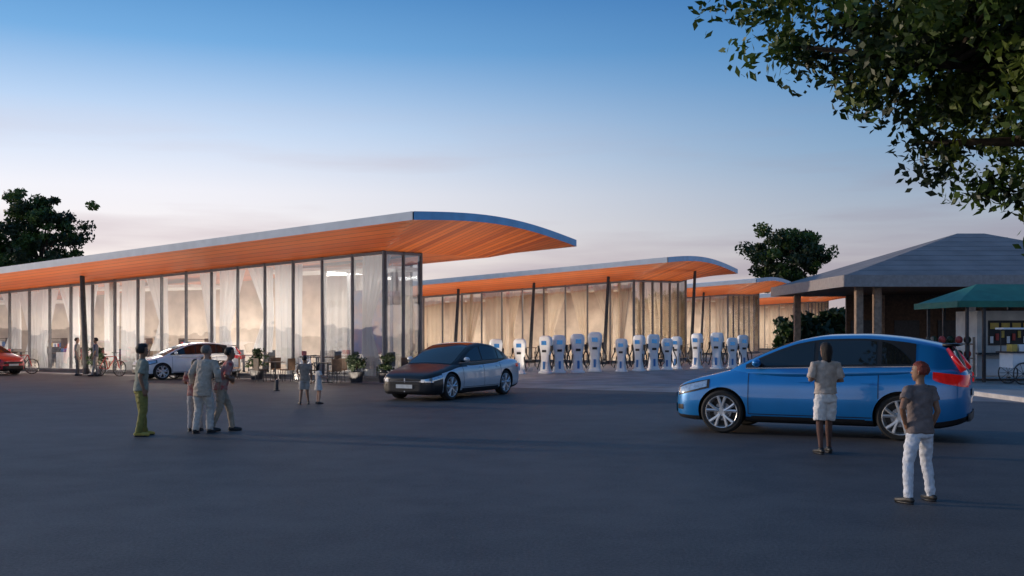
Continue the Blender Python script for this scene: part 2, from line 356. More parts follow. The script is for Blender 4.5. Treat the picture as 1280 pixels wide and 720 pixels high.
    for i in range(int(length/2.4)):
        X=-1.8-2.4*i+rd.uniform(-.4,.4)
        if step and X>-5: Y=1.5
        else: Y=rd.uniform(1.3,4)
        fi.box((X,Y,.86),(1.0,.7,.05),0); 
        for sx in(-.42,.42):
            for sy in(-.28,.28): fi.box((X+sx,Y+sy,.48),(.05,.05,.72),1)
        for sx in(-.75,.75):
            fi.box((X+sx,Y,.57),(.42,.42,.05),1); fi.box((X+sx*1.25,Y,.85),(.04,.42,.5),1)
            for lx in(-.17,.17):
                for ly in(-.17,.17): fi.box((X+sx+lx,Y+ly,.34),(.035,.035,.42),1)
        if step and rd.random()<.55 and X<-5.5:
            # low display counter close to the glass with goods on it
            xw=rd.uniform(.7,1.2); fi.box((X+1.1,.95,.52),(xw,.4,.8),rd.choice([0,1,5]))
            for q in range(4): fi.box((X+1.1-xw*.4+q*xw*.26,.95,.92+.10),(xw*.18,.25,rd.uniform(.12,.2)),rd.choice([1,2,3,4,5]))
        if step and X<-6 and rd.random()<.3:
            Xs=X; Ys=depth-.6
            for zz in (.5,1.0,1.5): fi.box((Xs,Ys,zz),(1.9,.4,.04),0)
            for sx in(-.97,.97): fi.box((Xs+sx,Ys,.85),(.05,.42,1.4),0)
            for zz in (.52,1.02):
                x=-.88
                while x<.8:
                    ww=rd.uniform(.08,.22);hh=rd.uniform(.15,.38)
                    fi.box((Xs+x+ww/2,Ys,zz+hh/2+.003),(ww*.9,.28,hh),rd.choice([2,3,4,5])); x+=ww+.02
    fi.obj('interior_furniture',[M['darkwood'],M['dark'],G1,G2,G3,M['white']],E)
    k=max(2,int(length/11))
    pl=MB()
    for i in range(k):
        X=-length*(i+.5)/k; zt=zs(X,4.2)
        area('hall_lamp',E,(X,4.2,zt-.36),(0,0,0),7,2.5,lamp*((1,.95,.5,.4)[min(i,3)] if step else 1),lcol)
        pl.box((X,4.2,zt-.24),(7.1,2.6,.14),0)
        for sx in(-3,3): pl.tube([(X+sx,4.2,zt-.18),(X+sx,4.2,zt+.0)],[.02,.02],6,0)
    pl.obj('ceiling_light_panels',[M['white']],E)
    area('soffit_fill_light',E,(-length/2+1,-1.35,.07),(math.pi,0,0),length+2,.12,up*(length+2),(1,.84,.66),140)  # added fill strip at ground level, no real fitting, brightens the wood soffit
    area('soffit_fill_light',E,(1.7,4.5,.07),(math.pi,0,0),.12,9,up*8,(1,.84,.66),140)  # second added fill strip, lights the soffit of the end overhang
    return E,zs
E1,zs1=hall('glass_pavilion',(-4.9,39.7),45,step=True,seed=3,lamp=1150,lcol=(1,.88,.74),up=19)
E2,zs2=hall('glass_pavilion',(7.2,61.7),33,curt='cream',seed=5)
E3,zs3=hall('glass_pavilion',(17.7,85.4),33,curt='cream',seed=8)
E4,zs4=hall('glass_pavilion',(30.4,106.7),24,curt='cream',seed=9)
def columns(E,zs,pts):
    g=MB()
    for X,Y in pts:
        x2=X+.25; g.tube([(X,Y,0),(x2,Y+.1,zs(x2,Y+.1)+.05)],[.12,.09],10)
        g.box((X,Y,.1),(.5,.5,.2))
    g.obj('canopy_columns',M['dark'],E,smooth=False)
columns(E2,zs2,[(-1.5,-.9),(-6.5,-.9),(-12,-.9),(-17,-.9),(1.6,5.5)]); columns(E3,zs3,[(-2,-.9),(-8,-.9)])
g=MB()
g.tube([(-16.0,-.75,0),(-16.2,-.8,zs1(-16.2,-.8)+.05)],[.14,.11],10)
g.obj('canopy_columns',M['dark'],E1)
g=MB(); g.box((-2.2,1.9,2.3),(1.5,.06,2.6),0); g.box((-2.2,1.9,.5),(.9,.4,.8),1)
pm=mat('poster_print',(.30,.38,.70),.5,0,.1,1.6,col2=(.70,.45,.52))
g.obj('display_board',[pm,M['white']],E1)

# ------------------------------------------------------------------ trees
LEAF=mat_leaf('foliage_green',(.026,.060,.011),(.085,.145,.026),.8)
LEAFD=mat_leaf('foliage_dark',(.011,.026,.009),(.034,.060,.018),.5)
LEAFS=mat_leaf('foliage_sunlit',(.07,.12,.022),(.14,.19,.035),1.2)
def leaves(centers,rad,per,size,seed):
    rg=np.random.default_rng(seed); n=len(centers)*per
    c=np.repeat(np.array(centers),per,0); r=np.repeat(np.array(rad),per)[:,None]
    d=rg.normal(size=(n,3)); d/=np.linalg.norm(d,axis=1)[:,None]
    p=c+d*r*(rg.random((n,1))**.45)*np.array([1,1,.7])
    u=rg.normal(size=(n,3)); u/=np.linalg.norm(u,axis=1)[:,None]
    w_=rg.normal(size=(n,3)); w_-=u*(w_*u).sum(1)[:,None]; w_/=np.linalg.norm(w_,axis=1)[:,None]
    s=size*rg.uniform(.6,1.25,(n,1))
    nn=np.cross(u,w_)
    v=np.stack([p-u*s,p+w_*s*.5+nn*s*.12,p+u*s,p-w_*s*.5+nn*s*.12],1).reshape(-1,3)
    return v,n
def leafmesh(name,v,n,mats,mi):
    me=bpy.data.meshes.new(name); me.vertices.add(len(v)); me.vertices.foreach_set('co',v.ravel())
    me.loops.add(4*n); me.loops.foreach_set('vertex_index',np.arange(4*n)); me.polygons.add(n); me.polygons.foreach_set('loop_start',np.arange(n)*4); me.polygons.foreach_set('loop_total',np.full(n,4))
    for q in mats: me.materials.append(q)
    me.polygons.foreach_set('material_index',mi.astype(np.int32))
    me.update(calc_edges=True); me.validate()
    o=bpy.data.objects.new(name,me); COL.objects.link(o); return o
def tree(name,base,trunk_h,cc,cr_,nclump,per,size,seed,r0=.35,crad=(.5,1.1),mats=None,shell=.45,limbs=14,clip=None,lump=.28):
    rg=random.Random(seed); mats=mats or [LEAF,LEAFD]
    E=empty(name,base); cen=[];rad=[]
    while len(cen)<nclump:
        d=Vector((rg.gauss(0,1),rg.gauss(0,1),rg.gauss(0,1))).normalized()
        k=1+lump*noise.noise(d*2.1+Vector((seed,0,0)))+lump*.5*noise.noise(d*6+Vector((seed,5,0)))
        t=(shell+(1-shell)*rg.random())*k
        p=Vector((cc[0]+d.x*cr_[0]*t,cc[1]+d.y*cr_[1]*t,cc[2]+d.z*cr_[2]*t))
        if clip and clip(p,rg): continue
        cen.append(p); rad.append(rg.uniform(*crad))
    g=MB(); top=Vector((cc[0]*.4,cc[1]*.4,cc[2]))
    tp=[Vector((0,0,-.1)),Vector((.05*r0,0,trunk_h*.3)),Vector((cc[0]*.08,cc[1]*.08,trunk_h)),Vector((cc[0]*.3,cc[1]*.3,(trunk_h+cc[2])/2)),top]
    g.tube(tp,[r0*1.35,r0,r0*.8,r0*.5,r0*.22],12)
    for i in range(limbs):
        q=cen[rg.randrange(len(cen))]; k=rg.uniform(0,1); s=tp[2].lerp(tp[4],k*.8)
        m1=s.lerp(q,.4)+Vector((rg.uniform(-.3,.3),rg.uniform(-.3,.3),rg.uniform(.1,.6)))*r0*2
        m2=s.lerp(q,.75)+Vector((rg.uniform(-.3,.3),rg.uniform(-.3,.3),rg.uniform(-.1,.4)))*r0*2
        g.tube([s,m1,m2,q],[r0*.38,r0*.26,r0*.15,r0*.05],8)
        for _ in range(3):
            q2=min((cen[rg.randrange(len(cen))] for _ in range(12)),key=lambda c:(c-m2).length)
            g.tube([m2,m2.lerp(q2,.5)+Vector((0,0,.1)),q2],[r0*.13,r0*.08,r0*.03],6)
    g.obj('trunk_and_limbs',M['bark'],E,smooth=True)
    v,n=leaves(cen,rad,per,size,seed)
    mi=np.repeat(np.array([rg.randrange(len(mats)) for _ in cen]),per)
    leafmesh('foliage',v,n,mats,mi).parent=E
    return E
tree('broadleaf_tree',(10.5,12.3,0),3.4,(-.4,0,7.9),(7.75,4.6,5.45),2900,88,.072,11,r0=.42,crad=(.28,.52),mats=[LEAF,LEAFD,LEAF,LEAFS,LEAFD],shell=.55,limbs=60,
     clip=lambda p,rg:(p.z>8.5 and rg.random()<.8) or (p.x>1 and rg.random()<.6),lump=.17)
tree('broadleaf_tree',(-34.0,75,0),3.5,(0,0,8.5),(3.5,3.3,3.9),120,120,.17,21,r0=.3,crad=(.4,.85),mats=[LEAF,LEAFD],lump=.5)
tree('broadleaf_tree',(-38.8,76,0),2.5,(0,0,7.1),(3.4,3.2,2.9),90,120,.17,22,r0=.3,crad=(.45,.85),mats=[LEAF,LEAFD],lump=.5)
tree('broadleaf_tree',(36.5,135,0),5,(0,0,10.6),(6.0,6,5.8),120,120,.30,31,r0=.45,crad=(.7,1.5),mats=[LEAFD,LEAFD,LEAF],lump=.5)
def mass(name,pts,per,size,seed,mats):
    cen=[p[:3] for p in pts]; rad=[p[3] for p in pts]
    v,n=leaves(cen,rad,per,size,seed)
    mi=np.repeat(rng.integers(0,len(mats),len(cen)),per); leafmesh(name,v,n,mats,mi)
pts=[]
for i in range(520):
    x=random.uniform(30,120); h=5.5+2.5*noise.noise(Vector((x*.12,3,0)))+(2.5 if x>52 else 0)
    pts.append((x,random.uniform(140,150),random.uniform(.5,h),random.uniform(1.0,2.0)))
for i in range(160):
    x=random.uniform(19.5,31); pts.append((x,random.uniform(74,77),random.uniform(.3,3.0+.6*noise.noise(Vector((x*.7,0,0)))),random.uniform(.5,.9)))
for i in range(260):
    x=random.uniform(30,70); pts.append((x,random.uniform(84,90),random.uniform(.3,4.5+1.5*noise.noise(Vector((x*.3,0,5)))),random.uniform(.7,1.4)))
for i in range(200):
    x=random.uniform(-110,-40); pts.append((x,random.uniform(95,105),random.uniform(.5,5),random.uniform(1.0,2.0)))
mass('distant_trees',pts,90,.30,5,[LEAFD,LEAFD,LEAF])

# ------------------------------------------------------------------ right pavilion with hipped grey roof
E=empty('open_shelter',(25,57,0))
grey=mat('grey_roof_sheet',(.24,.225,.225),.8,0,.12,.8,spec=.2); 
g=MB(); h=9.0; d=7.0
g.add([(-h,-d,4.62),(h,-d,4.62),(h,d,4.62),(-h,d,4.62),(-.6,0,7.3),(.9,0,7.3)],[(0,1,5,4),(1,2,5),(2,3,4,5),(3,0,4)],0)
for k in range(1,9):
    t=k/9; g.tube([(-h+(h-.6)*t,-d+d*t,4.625+2.68*t),(h-(h-.9)*t,-d+d*t,4.625+2.68*t)],[.012,.012],4,0)
g.box((0,-d-.03,4.36),(2*h+.12,.08,.56),1); g.box((0,d+.03,4.36),(2*h+.12,.08,.56),1); g.box((-h-.03,0,4.36),(.08,2*d-.04,.56),1); g.box((h+.03,0,4.36),(.08,2*d-.04,.56),1)
g.box((0,0,4.14),(2*h-.1,2*d-.1,.06),2)
g.obj('hipped_roof',[grey,mat('roof_fascia',(.30,.27,.26),.5),M['darkwood']],E)
g=MB(); cm=mat('column_timber',(.30,.21,.15),.7,0,.25,5)
for x,y in ((-8,-6),(-7.1,-6),(-2.5,-6),(3,-6),(8,-6),(-8,5),(-3,5),(3,5),(8,5)):
    g.box((x,y,2.1),(.34,.34,4.0),0); g.box((x,y,.2),(.6,.6,.4),1)
g.obj('columns',[cm,M['conc']],E)
g=MB(); g.box((1.5,5.3,2.1),(13,.2,4.0),0)
for i in range(5): g.box((-4+i*2.6,5.17,1.8),(1.5,.05,1.6),1)
g.obj('rear_wall',[M['darkwood'],M['dark']],E)
# kiosk
E=empty('food_kiosk',(18.6,38.5,.12)); green=mat('green_canopy',(.03,.17,.11),.6,0,.15,2)
g=MB(); 
g.add([(-2.9,-2,2.85),(3.4,-2,2.85),(3.4,2,2.85),(-2.9,2,2.85),(-1.4,0,3.55),(2.2,0,3.55)],[(0,1,5,4),(1,2,5),(2,3,4,5),(3,0,4)],0)
g.box((.25,-2.03,2.76),(6.36,.05,.22),0); g.box((-2.93,0,2.76),(.05,3.96,.22),0); g.box((3.43,0,2.76),(.05,3.96,.22),0)
g.obj('canopy',[green],E)
g=MB(); cream=mat('kiosk_panel',(.66,.62,.57),.6,0,.1,3)
for x in(-2.5,-1.9,.6,3.0):
    for y in(-1.7,1.7): g.box((x,y,1.37),(.1,.1,2.74),1)
g.box((.5,.2,1.35),(4.4,1.8,2.4),0); g.box((.5,-.85,1.0),(4.5,.3,.06),1)
g.box((-.5,-.72,1.75),(1.6,.05,.9),2); g.box((1.5,-.72,1.75),(1.3,.05,.9),2); g.box((.5,-.73,.5),(3.9,.05,.6),3)
for i in range(9):
    x=-1.2+i*.2; g.box((x,-.78,1.5+.1*(i%3)),(.10,.04,.25),3+(i%3))
for i in range(4): g.box((-1.1+i*.4,-.78,2.0),(.3,.03,.22),5)
g.obj('booth',[cream,M['dark'],M['black'],M['white'],G1,G3],E)
E=empty('vendor_cart',(17.7,35.6,.12),R(8)); g=MB()
g.box((0,0,.82),(1.7,.75,.5),0); g.box((0,0,1.09),(1.9,.9,.05),1)
for sx in(-.5,.5):
    for sy in(-.42,.42):
        g.tube([(sx+.36*math.cos(a),sy,.37+.36*math.sin(a)) for a in [2*math.pi*i/24 for i in range(25)]],[.025]*25,6,1)
        for i in range(10):
            a=math.pi*i/5; g.tube([(sx,sy,.37),(sx+.35*math.cos(a),sy,.37+.35*math.sin(a))],[.008]*2,4,1)
for i in range(6): g.box((-.7+i*.27,-.1,1.24),(.2,.3,.24),2+i%3)
for sx in(-.85,.85): g.tube([(sx,.3,1.1),(sx,.3,1.9)],[.02,.02],6,1)
g.box((0,.3,1.9),(1.8,.5,.06),0)
g.obj('cart_body',[M['white'],M['dark'],G3,M['white'],cream],E)

def bicycle(loc,rz,frame):
    E=empty('bicycle',loc,rz); g=MB()
    for x in(-.52,.52):
        pts=[(x+.33*math.cos(a),0,.34+.33*math.sin(a)) for a in [2*math.pi*i/24 for i in range(25)]]
        g.tube(pts,[.022]*25,6,0)
        for i in range(12):
            a=math.pi*i/6; g.tube([(x,0,.34),(x+.32*math.cos(a),0,.34+.32*math.sin(a))],[.004,.004],4,1)
    P=dict(r=(-.52,0,.34),b=(-.08,0,.30),s=(-.22,0,.82),h=(.34,0,.86),f=(.52,0,.34))
    for a,b_ in (('r','b'),('r','s'),('b','s'),('s','h'),('b','h'),('h','f')): g.tube([P[a],P[b_]],[.022,.022],6,2)
    g.tube([(.34,0,.86),(.30,0,1.0)],[.015,.015],6,1); g.tube([(.36,-.28,1.02),(.30,0,1.0),(.36,.28,1.02)],[.014]*3,6,0)
    g.tube([(-.22,0,.82),(-.24,0,.92)],[.014]*2,6,1); g.ell((-.25,0,.94),(.13,.07,.035),0)
    g.tube([(-.08,-.09,.2),(-.08,.09,.4)],[.012]*2,6,1)
    g.obj('bicycle_body',[M['black'],M['roofwhite'],frame],E,smooth=True)
for X,Y,r_ in ((-19.0,-1.9,.5),(-20.1,-2.1,.3),(-21.2,-1.9,.6),(-13.3,-1.7,.2),(-2.6,-1.5,-.3),(-8.8,-1.6,.4)):
    p=loc2w(C1,X,Y,.0); bicycle(p,ANG+r_,random.choice([M['white'],G1,M['dark'],M['white']]))
E=empty('timber_planter_rack',(15.6,37.0,.12)); g=MB()
for k in range(3):
    g.box((0,0,.35+k*.5),(1.5,.5,.05),0)
    for i in range(5): g.ell((-.6+i*.3,0,.5+k*.5),(.13,.13,.14),1+(i+k)%2)
for x in(-.74,.74):
    for y in(-.22,.22): g.box((x,y,.8),(.07,.07,1.6),0)
g.obj('rack',[cm,LEAFD,G1],E)

# ------------------------------------------------------------------ EV chargers
cb=mat('charger_blue',(.05,.22,.55),.3)
def charger(loc,rz,sc=1.0):
    E=empty('ev_charger',loc,rz,sc); g=MB()
    prof=[(0,.30,.22,0,0),(.06,.30,.22,0,0),(.10,.24,.16,0,.01),(.45,.20,.14,0,.03),(.8,.22,.145,0,.05),(1.15,.29,.16,0,.05),(1.45,.31,.165,0,.03),(1.60,.27,.14,0,.02),(1.66,.16,.09,0,.02)]
    rings=[]
    for z,rx,ry,ox,oy in prof:
        rings.append([(ox+rx*math.copysign(abs(math.cos(a))**.6,math.cos(a)),oy+ry*math.copysign(abs(math.sin(a))**.6,math.sin(a)),z) for a in [2*math.pi*k/20 for k in range(20)]])
    g.loft(rings,0); 
    g.box((0,-.135,1.34),(.24,.03,.18),1); g.box((0,-.115,.98),(.2,.03,.10),3); g.box((0,-.13,.35),(.10,.03,.34),2)
    for s in(-1,1):
        g.box((s*.33,-.02,1.1),(.07,.09,.24),3)
        g.tube([(s*.33,-.03,1.0),(s*.47,-.06,.7),(s*.49,-.08,.35),(s*.36,-.08,.18),(s*.27,-.05,.5),(s*.22,0,.8)],[.028]*6,8,3)
    g.obj('charger_body',[M['white'],M['screen'],cb,M['black']],E,smooth=False)
cx0,cy0=-.5,46.0; cx1,cy1=12.3,55.5
for i in range(15):
    t=i/14; t=t+random.uniform(-.022,.022)
    charger((cx0+(cx1-cx0)*t,cy0+(cy1-cy0)*t+random.uniform(-.8,.8),.004),ANG*.6+random.uniform(-.7,.7),random.uniform(.95,1.14))

# ------------------------------------------------------------------ cars
def pchip(tbl):
    xs=[p[0] for p in tbl]; ys=[p[1] for p in tbl]; n=len(xs)
    h=[xs[i+1]-xs[i] for i in range(n-1)]; d=[(ys[i+1]-ys[i])/h[i] for i in range(n-1)]
    m=[d[0]]+[0 if d[i-1]*d[i]<=0 else 2*d[i-1]*d[i]/(d[i-1]+d[i]) for i in range(1,n-1)]+[d[-1]]
    def f(x):
        if x<=xs[0]: return ys[0]
        if x>=xs[-1]: return ys[-1]
        i=bisect.bisect_right(xs,x)-1; t=(x-xs[i])/h[i]
        return (2*t**3-3*t*t+1)*ys[i]+(t**3-2*t*t+t)*h[i]*m[i]+(-2*t**3+3*t*t)*ys[i+1]+(t**3-t*t)*h[i]*m[i+1]
    return f
cg=mat('car_glass',(.012,.015,.018),.03,0,.1,2,spec=.6,coat=.2)
cglight=mat('headlight_lens',(.55,.58,.62),.08,.6,.2,20,coat=1)
cred=mat('tail_light',(.50,.012,.012),.12,0,.2,14,coat=1,emis=(1,.02,.02),estr=.12)
crim=mat('alloy_rim',(.66,.67,.69),.3,.6,.05,5)
crub=mat('tyre_rubber',(.018,.018,.018),.8,0,.2,20)
cchr=mat('chrome_trim',(.6,.6,.62),.15,1,.03,5)
cplate=mat('number_plate',(.7,.7,.66),.5)
HATCH=dict(L=4.5,xf=.87,xr=3.57,r=.345,track=.80,
 W=[(0,.40),(.05,.58),(.18,.74),(.45,.84),(1,.885),(2.2,.9),(3.4,.9),(4.0,.885),(4.28,.84),(4.42,.76),(4.48,.62),(4.5,.45)],
 H=[(0,.66),(.05,.72),(.25,.82),(.7,.94),(1.15,1.03),(2,1.03),(3.5,1.08),(4.1,1.10),(4.35,1.09),(4.46,1.03),(4.5,.98)],
 B=[(0,.30),(.1,.22),(.5,.19),(4,.19),(4.3,.24),(4.5,.32)],
 G=[(.88,.96),(1.2,1.14),(1.55,1.31),(1.9,1.45),(2.1,1.51),(2.5,1.57),(3.0,1.58),(3.5,1.545),(4.0,1.46),(4.2,1.40),(4.27,1.34),(4.43,1.05)],
 GB=[(.88,.70),(1.3,.81),(2,.85),(3.3,.845),(4.0,.80),(4.43,.66)],
 ws=(.98,1.93),rw=(4.21,4.41),wins=[(1.32,2.30),(2.37,3.22),(3.30,3.72)],lo=[(1.3,1.085),(3.8,1.15)],hatch=True)
SEDAN=dict(L=4.95,xf=.92,xr=3.87,r=.36,track=.82,
 W=[(0,.50),(.05,.66),(.18,.80),(.45,.89),(1,.93),(2.2,.94),(3.4,.94),(4.2,.92),(4.6,.87),(4.85,.80),(4.93,.65),(4.95,.5)],
 H=[(0,.60),(.05,.66),(.25,.74),(.8,.86),(1.4,.97),(2,.98),(3.5,1.02),(4.3,1.04),(4.7,1.03),(4.88,1.0),(4.95,.92)],
 B=[(0,.24),(.1,.17),(.5,.16),(4.3,.17),(4.7,.22),(4.95,.32)],
 G=[(1.1,.91),(1.45,1.09),(1.85,1.29),(2.15,1.42),(2.4,1.48),(2.8,1.515),(3.2,1.49),(3.7,1.39),(4.2,1.21),(4.6,1.02)],
 GB=[(1.1,.72),(1.5,.83),(2,.87),(3.3,.86),(4.0,.78),(4.6,.62)],
 ws=(1.2,2.2),rw=(3.45,4.35),wins=[(1.5,2.55),(2.62,3.5),(3.56,3.95)],lo=[(1.3,1.02),(4,1.07)],hatch=False)
SECT=[(0,0),(.55,0),(.84,.0),(.93,.035),(.965,.11),(.985,.22),(1,.38),(1.,.5),(.988,.62),(.985,.70),(.965,.80),(.94,.88),(.90,.945),(.82,.985),(.7,1.0),(.4,1.02),(0,1.03)]
def recalc(me):
    bm=bmesh.new(); bm.from_mesh(me); bmesh.ops.recalc_face_normals(bm,faces=bm.faces); bm.to_mesh(me); bm.free()
def car(name,P,F,exd,sc,paint,roofmat=None,twotone=False):
    Wf,Hf,Bf,Gf,GBf=(pchip(P[k]) for k in('W','H','B','G','GB'))
    fys=pchip([(s[1]+i*1e-6,s[0]) for i,s in enumerate(SECT) if i>=2])
    L_=P['L']; ex=Vector((*exd,0)).normalized(); ey=Vector((-ex.y,ex.x,0))
    O=Vector((*F,0))-ex*P['xf']*sc+ey*P['track']*sc
    E=empty(name,O,math.atan2(ex.y,ex.x),sc)
    xs=[0,.015,.03,.05,.09,.14,.2,.28,.38,.5]+list(np.linspace(.62,L_-.6,44))+[L_-q for q in(.5,.4,.3,.22,.15,.1,.06,.03,.012,0)]
    st=[(-.012,.02)]+[(x,None) for x in xs]+[(L_+.012,.02)]
    rings=[]; ns=len(SECT)
    for x,wv in st:
        xx=min(max(x,0),L_); W=Wf(xx) if wv is None else wv; Bv,Hv=Bf(xx),Hf(xx)
        half=[(W*fy,Bv+(Hv-Bv)*fz) for fy,fz in SECT]
        ring=[(x,y,z) for y,z in half]+[(x,-y,z) for y,z in half[-2:0:-1]]
        rings.append(ring)
    g=MB(); n=len(rings[0])
    vs=[p for r in rings for p in r]; fs=[];ms=[]
    for i in range(len(rings)-1):
        for j in range(n):
            k=(j+1)%n; fs.append((i*n+j,(i+1)*n+j,(i+1)*n+k,i*n+k))
            jj=j if j<ns-1 else n-1-j
            mm_=1 if jj<4 else 0
            if twotone and jj>=4 and ((jj>=11 and st[i][0]<1.7) or st[i][0]<.45): mm_=2
            ms.append(mm_)
    g.add(vs,fs,0); g.m=ms
    g.f.append(tuple(range(n))); g.m.append(0); g.f.append(tuple((len(rings)-1)*n+j for j in range(n-1,-1,-1))); g.m.append(0)
    body=g.obj('body',[paint,M['black'],roofmat or paint],None,smooth=True); recalc(body.data)
    c=MB()
    for x in(P['xf'],P['xr']):
        for s in(-1,1):
            rr=P['r']+.05; k=36
            c.loft([[(x+rr*math.cos(a),s*yy,P['r']+rr*math.sin(a)) for a in [2*math.pi*q/k for q in range(k)]] for yy in (.58,1.2)],1)
    cut=c.obj('cut',[paint,M['black']],None); recalc(cut.data)
    bo=body.modifiers.new('b','BOOLEAN'); bo.object=cut; bo.operation='DIFFERENCE'; bo.solver='EXACT'
    bake(body); bpy.data.objects.remove(cut); body.parent=E
    try: body.data.set_sharp_from_angle(angle=R(35))
    except Exception: pass
    z0f=lambda x:Hf(x)-.05
    def gw(x,z): return GBf(x)-(z-z0f(x))*.36
    gx0,gx1=P['G'][0][0],P['G'][-1][0]
    rings=[]
    for x in np.linspace(gx0,gx1,64):
        z0=z0f(x); zr=max(Gf(x),z0+.02); h=zr-z0; rr=min(.07,h*.3); half=[(.0,z0-.05),(gw(x,z0)-.002,z0-.05)]
        for q in np.linspace(0,1,6): z=z0+(h-rr)*q; half.append((gw(x,z),z))
        wt=gw(x,zr-rr); kx=rr/.07
        half+=[(wt-.022*kx,zr-.55*rr),(wt-.055*kx,zr-.25*rr)]
        w1=wt-.10*kx
        for q in(1,.75,.5,.25,0): half.append((w1*q,zr-.01+.03*(1-q*q)))
        rings.append([(x,y,z) for y,z in half]+[(x,-y,z) for y,z in half[-2:0:-1]])
    g=MB(); g.loft(rings,0); gh=g.obj('cabin',[roofmat or paint],E,smooth=True); recalc(gh.data)
    dt=MB()
    def grid(fn,nx,nz,m):
        vs=[fn(i/nx,k/nz) for k in range(nz+1) for i in range(nx+1)]
        dt.add(vs,[(k*(nx+1)+i,k*(nx+1)+i+1,(k+1)*(nx+1)+i+1,(k+1)*(nx+1)+i) for k in range(nz) for i in range(nx)],m)
    lof=pchip(P['lo'])
    up=lambda x:Gf(x)-.085
    for s in(-1,1):
        xa,xb=P['wins'][0][0]-.08,P['wins'][-1][1]+.06
        def surround(u,v):
            x=xa+(xb-xa)*u; lo=lof(x)-.028; hi=max(up(x)+.028,lo+.002); z=lo+(hi-lo)*v; return (x,s*(gw(x,z)+.005),z)
        grid(surround,50,5,1)
        for (a,b_) in P['wins']:
            def win(u,v):
                x=a+(b_-a)*u; lo=lof(x); hi=max(up(x),lo+.002); 
                if P['wins'][-1]==(a,b_): hi=lo+(hi-lo)*(1-.85*u**2)
                z=lo+(hi-lo)*v; return (x,s*(gw(x,z)+.010),z)
            grid(win,20,5,0)
        grid(lambda u,v:(xa+(xb-xa)*u,s*(gw(xa+(xb-xa)*u,lof(xa+(xb-xa)*u)-.035)+.012),lof(xa+(xb-xa)*u)-.045+.014*v),40,1,4)
        def by(x,z):
            Bv,Hv=Bf(x),Hf(x); return Wf(x)*fys((z-Bv)/(Hv-Bv))
        def side(x,z,off):
            e=.01; dW=(Wf(min(x+e,L_))-Wf(max(x-e,0)))/(2*e); nn=Vector((-dW,1)).normalized()
            return (x+nn.x*off,s*(by(x,z)+nn.y*off),z)
        def spatch(x0,x1,z0,z1,off,m,nx=12,nz=6,f=None):
            def fn(u,v):
                x=x0+(x1-x0)*u; a,b2=(z0,z1) if f is None else f(u); return side(x,a+(b2-a)*v,off)
            grid(fn,nx,nz,m)
        w0,w1,w2=P['wins'][0][0],P['wins'][0][1]+.035,P['wins'][1][1]+.04
        for xx in(w0-.02,w1,w2):
            spatch(xx-.006,xx+.006,.33 if xx<w2 else .62,Hf(xx)-.06,.003,1,1,14)
        spatch(w0-.02,w2-.1,.322,.334,.003,1,24,1)
        for xx in(w1-.25,w2-.25): spatch(xx,xx+.17,.845,.875,.022,6 if P['hatch'] else 4,6,2)
        if P['hatch']:
            spatch(.09,.66,.62,.75,.006,1,18,5,f=lambda u:(.585+.14*u,.715+.15*u**.7))
            spatch(.11,.62,.62,.75,.010,2,18,5,f=lambda u:(.61+.135*u,.695+.15*u**.7))
            spatch(.08,.20,.36,.44,.006,1,6,3)
            spatch(L_-.48,L_-.015,.82,1.0,.008,3,22,6,f=lambda u:(.93-.12*u**.6,1.035-.05*u))
        else:
            spatch(.03,.50,.5,.6,.006,2,18,5,f=lambda u:(.50+.10*u,.58+.12*u**.8))
            spatch(L_-.4,L_-.02,.8,.9,.008,3,18,4)
        spatch(1.35 if P['hatch'] else 1.4,P['xr']-.5,.25,.30,.012,1 ,20,2)
        mx=w0+.12; mz=lof(mx)+.02
        dt.ell((mx,s*(gw(mx,mz)+.13),mz+.03),(.07,.10,.065),6); dt.tube([(mx+.02,s*(gw(mx,mz)-.01),mz-.03),(mx,s*(gw(mx,mz)+.1),mz)],[.03,.025],8,1)
    def top(x,yy,off):
        z0=z0f(x); zr=max(Gf(x),z0+.02); h=zr-z0; rr=min(.07,h*.3); w1=gw(x,zr-rr)-.10*rr/.07
        y=w1*yy; return (x-(off if x<2.5 else -off)*.6,y,zr-.01+.03*(1-yy*yy)+off)
    for(a,b_) in (P['ws'],P['rw']):
        grid(lambda u,v:top(a+(b_-a)*v,(u*2-1)*.97,.007),16,14,0)
    if not P['hatch']: grid(lambda u,v:top(2.32+1.05*v,(u*2-1)*.9,.006),12,10,0)
    else:
        dt.box((4.24,0,1.43),(.22,1.12,.035),1)
    def front(y,z,off,rear=False):
        lo,hi=0,.6
        def W2(x):
            xx=L_-x if rear else x
            Bv,Hv=Bf(xx),Hf(xx); return Wf(xx)*fys(min(1,max(0,(z-Bv)/(Hv-Bv))))
        if W2(0)>=abs(y): x=0
        else:
            for _ in range(24):
                md=(lo+hi)/2
                if W2(md)>=abs(y): hi=md
                else: lo=md
            x=hi
        return ((L_-x)+off+.012 if rear else x-off-.012,y,z)
    def fpatch(y0,y1,z0,z1,off,m,rear=False,nx=24,nz=5,f=None):
        def fn(u,v):
            y=y0+(y1-y0)*u; a,b2=(z0,z1) if f is None else f(u); return front(y,a+(b2-a)*v,off,rear)
        grid(fn,nx,nz,m)
